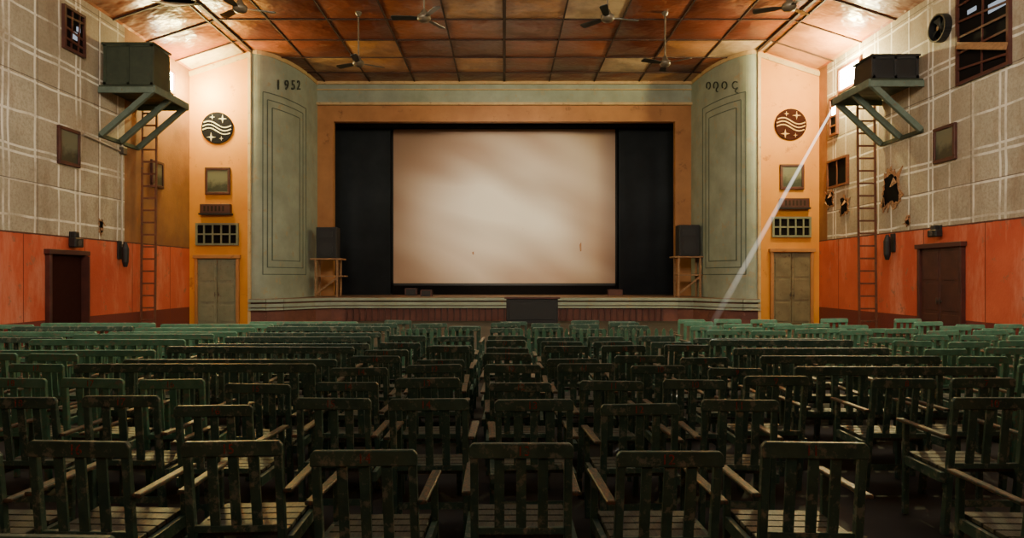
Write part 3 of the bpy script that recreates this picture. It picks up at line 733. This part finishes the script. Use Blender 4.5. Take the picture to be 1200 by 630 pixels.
for j,y in enumerate([6.0,6.8,7.6,8.4,9.2]):
    bench(2.52,1.75,y,M['green'],'long dark slatted bench beside centre block, %s row on the right'%ORD[3+j])

def picket(x0,x1,y,label,h=.92):
    t=thing('picket_rail',label,'fence',(x0,y,0)); L=x1-x0
    for z in (.25,.72): obj('rail',MB().box(0,L,.0,.03,z,z+.06),M['green'],t)
    n=int(L/.11)
    for i in range(n+1):
        x=.03+(L-.06)*i/n; obj('picket',MB().prism([(x-.025,0),(x+.025,0),(x+.025,h-.04),(x,h),(x-.025,h-.04)],-.02,.0),M['green2'],t)
picket(.0,2.45,9.9,'green picket rail across right half of centre block')
picket(-1.5,-.5,9.9,'green picket rail across left half of centre block')

# self-glowing tube standing in for a sun shaft from the slot window down to the seats; local z runs down the beam
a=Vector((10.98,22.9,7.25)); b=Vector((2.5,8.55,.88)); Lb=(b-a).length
m=bpy.data.materials.new('sunbeam_volume_glow'); m.use_nodes=True; nt=m.node_tree; nt.nodes.clear()
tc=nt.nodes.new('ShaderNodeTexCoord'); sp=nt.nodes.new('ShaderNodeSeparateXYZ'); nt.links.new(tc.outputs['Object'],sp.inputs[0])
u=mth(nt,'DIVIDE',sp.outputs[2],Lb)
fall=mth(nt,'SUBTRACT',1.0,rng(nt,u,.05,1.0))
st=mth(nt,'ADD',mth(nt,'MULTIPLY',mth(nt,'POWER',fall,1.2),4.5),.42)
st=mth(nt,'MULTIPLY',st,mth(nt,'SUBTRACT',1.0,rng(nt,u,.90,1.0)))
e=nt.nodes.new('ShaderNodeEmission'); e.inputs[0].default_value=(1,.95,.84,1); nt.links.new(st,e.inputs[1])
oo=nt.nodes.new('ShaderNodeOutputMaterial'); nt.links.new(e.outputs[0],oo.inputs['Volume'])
o=obj('painted_sunbeam',MB().tube((0,0,0),(0,0,Lb),.035,.048,n=20),m,smooth=True); tag(o,'thin glowing tube standing in for a sunbeam from right window to seats','sunbeam',kind='stuff')
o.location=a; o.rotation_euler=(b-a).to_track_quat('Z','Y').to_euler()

# ---------------------------------------------------------------- light
def light(kind,name,loc,target,power,col,**kw):
    l=bpy.data.lights.new(name,kind); l.energy=power; l.color=col
    for k,v in kw.items(): setattr(l,k,v)
    o=bpy.data.objects.new(name,l); C.objects.link(o); o.location=loc
    if target is not None: o.rotation_euler=(Vector(target)-Vector(loc)).to_track_quat('-Z','Y').to_euler()
    return o
light('POINT','window_glow',(-10.6,22.4,8.15),None,450,(1,.80,.30),shadow_soft_size=.12)
light('POINT','window_glow',(-10.3,23.3,8.1),None,620,(1,.95,.36),shadow_soft_size=.06)
light('POINT','window_glow',(10.5,21.3,8.15),None,1300,(1,.84,.36),shadow_soft_size=.12)
light('SPOT','sunbeam_lamp',a+(b-a).normalized()*.1,b,60000,(1,.95,.8),spot_size=rad(1.2),spot_blend=.3,shadow_soft_size=.02)
light('AREA','high_fill',(0,9,9.2),(0,24,4.8),800,(1,.84,.58),shape='RECTANGLE',size=14,size_y=3)  # added unseen fill aimed at the stage end
light('AREA','side_fill',(-6,7,8.8),(-11,18,4.8),680,(1,.88,.70),shape='RECTANGLE',size=4,size_y=3)  # added fill brightening the left side wall
light('AREA','side_fill',(6,7,8.8),(11,18,4.8),820,(1,.88,.70),shape='RECTANGLE',size=4,size_y=3)  # added fill brightening the right side wall
light('AREA','top_fill',(0,10,9.3),(0,10,0),190,(.86,1,.96),shape='RECTANGLE',size=16,size_y=6)  # added overhead fill for the seat tops, out of view
light('AREA','rear_fill',(0,-3.5,6.0),(0,8,.5),62,(.9,1,.92),shape='RECTANGLE',size=12,size_y=3)  # added fill behind the camera for the chair backs
light('SPOT','screen_wash',(0,-2,7),(.2,30,4.8),23000,(1,.84,.64),spot_size=rad(19),spot_blend=1,shadow_soft_size=.4)  # added unseen spot that brightens the screen
w=bpy.data.worlds.new('world'); bpy.context.scene.world=w; w.use_nodes=True; w.node_tree.nodes['Background'].inputs[0].default_value=(.3,.35,.4,1); w.node_tree.nodes['Background'].inputs[1].default_value=.2
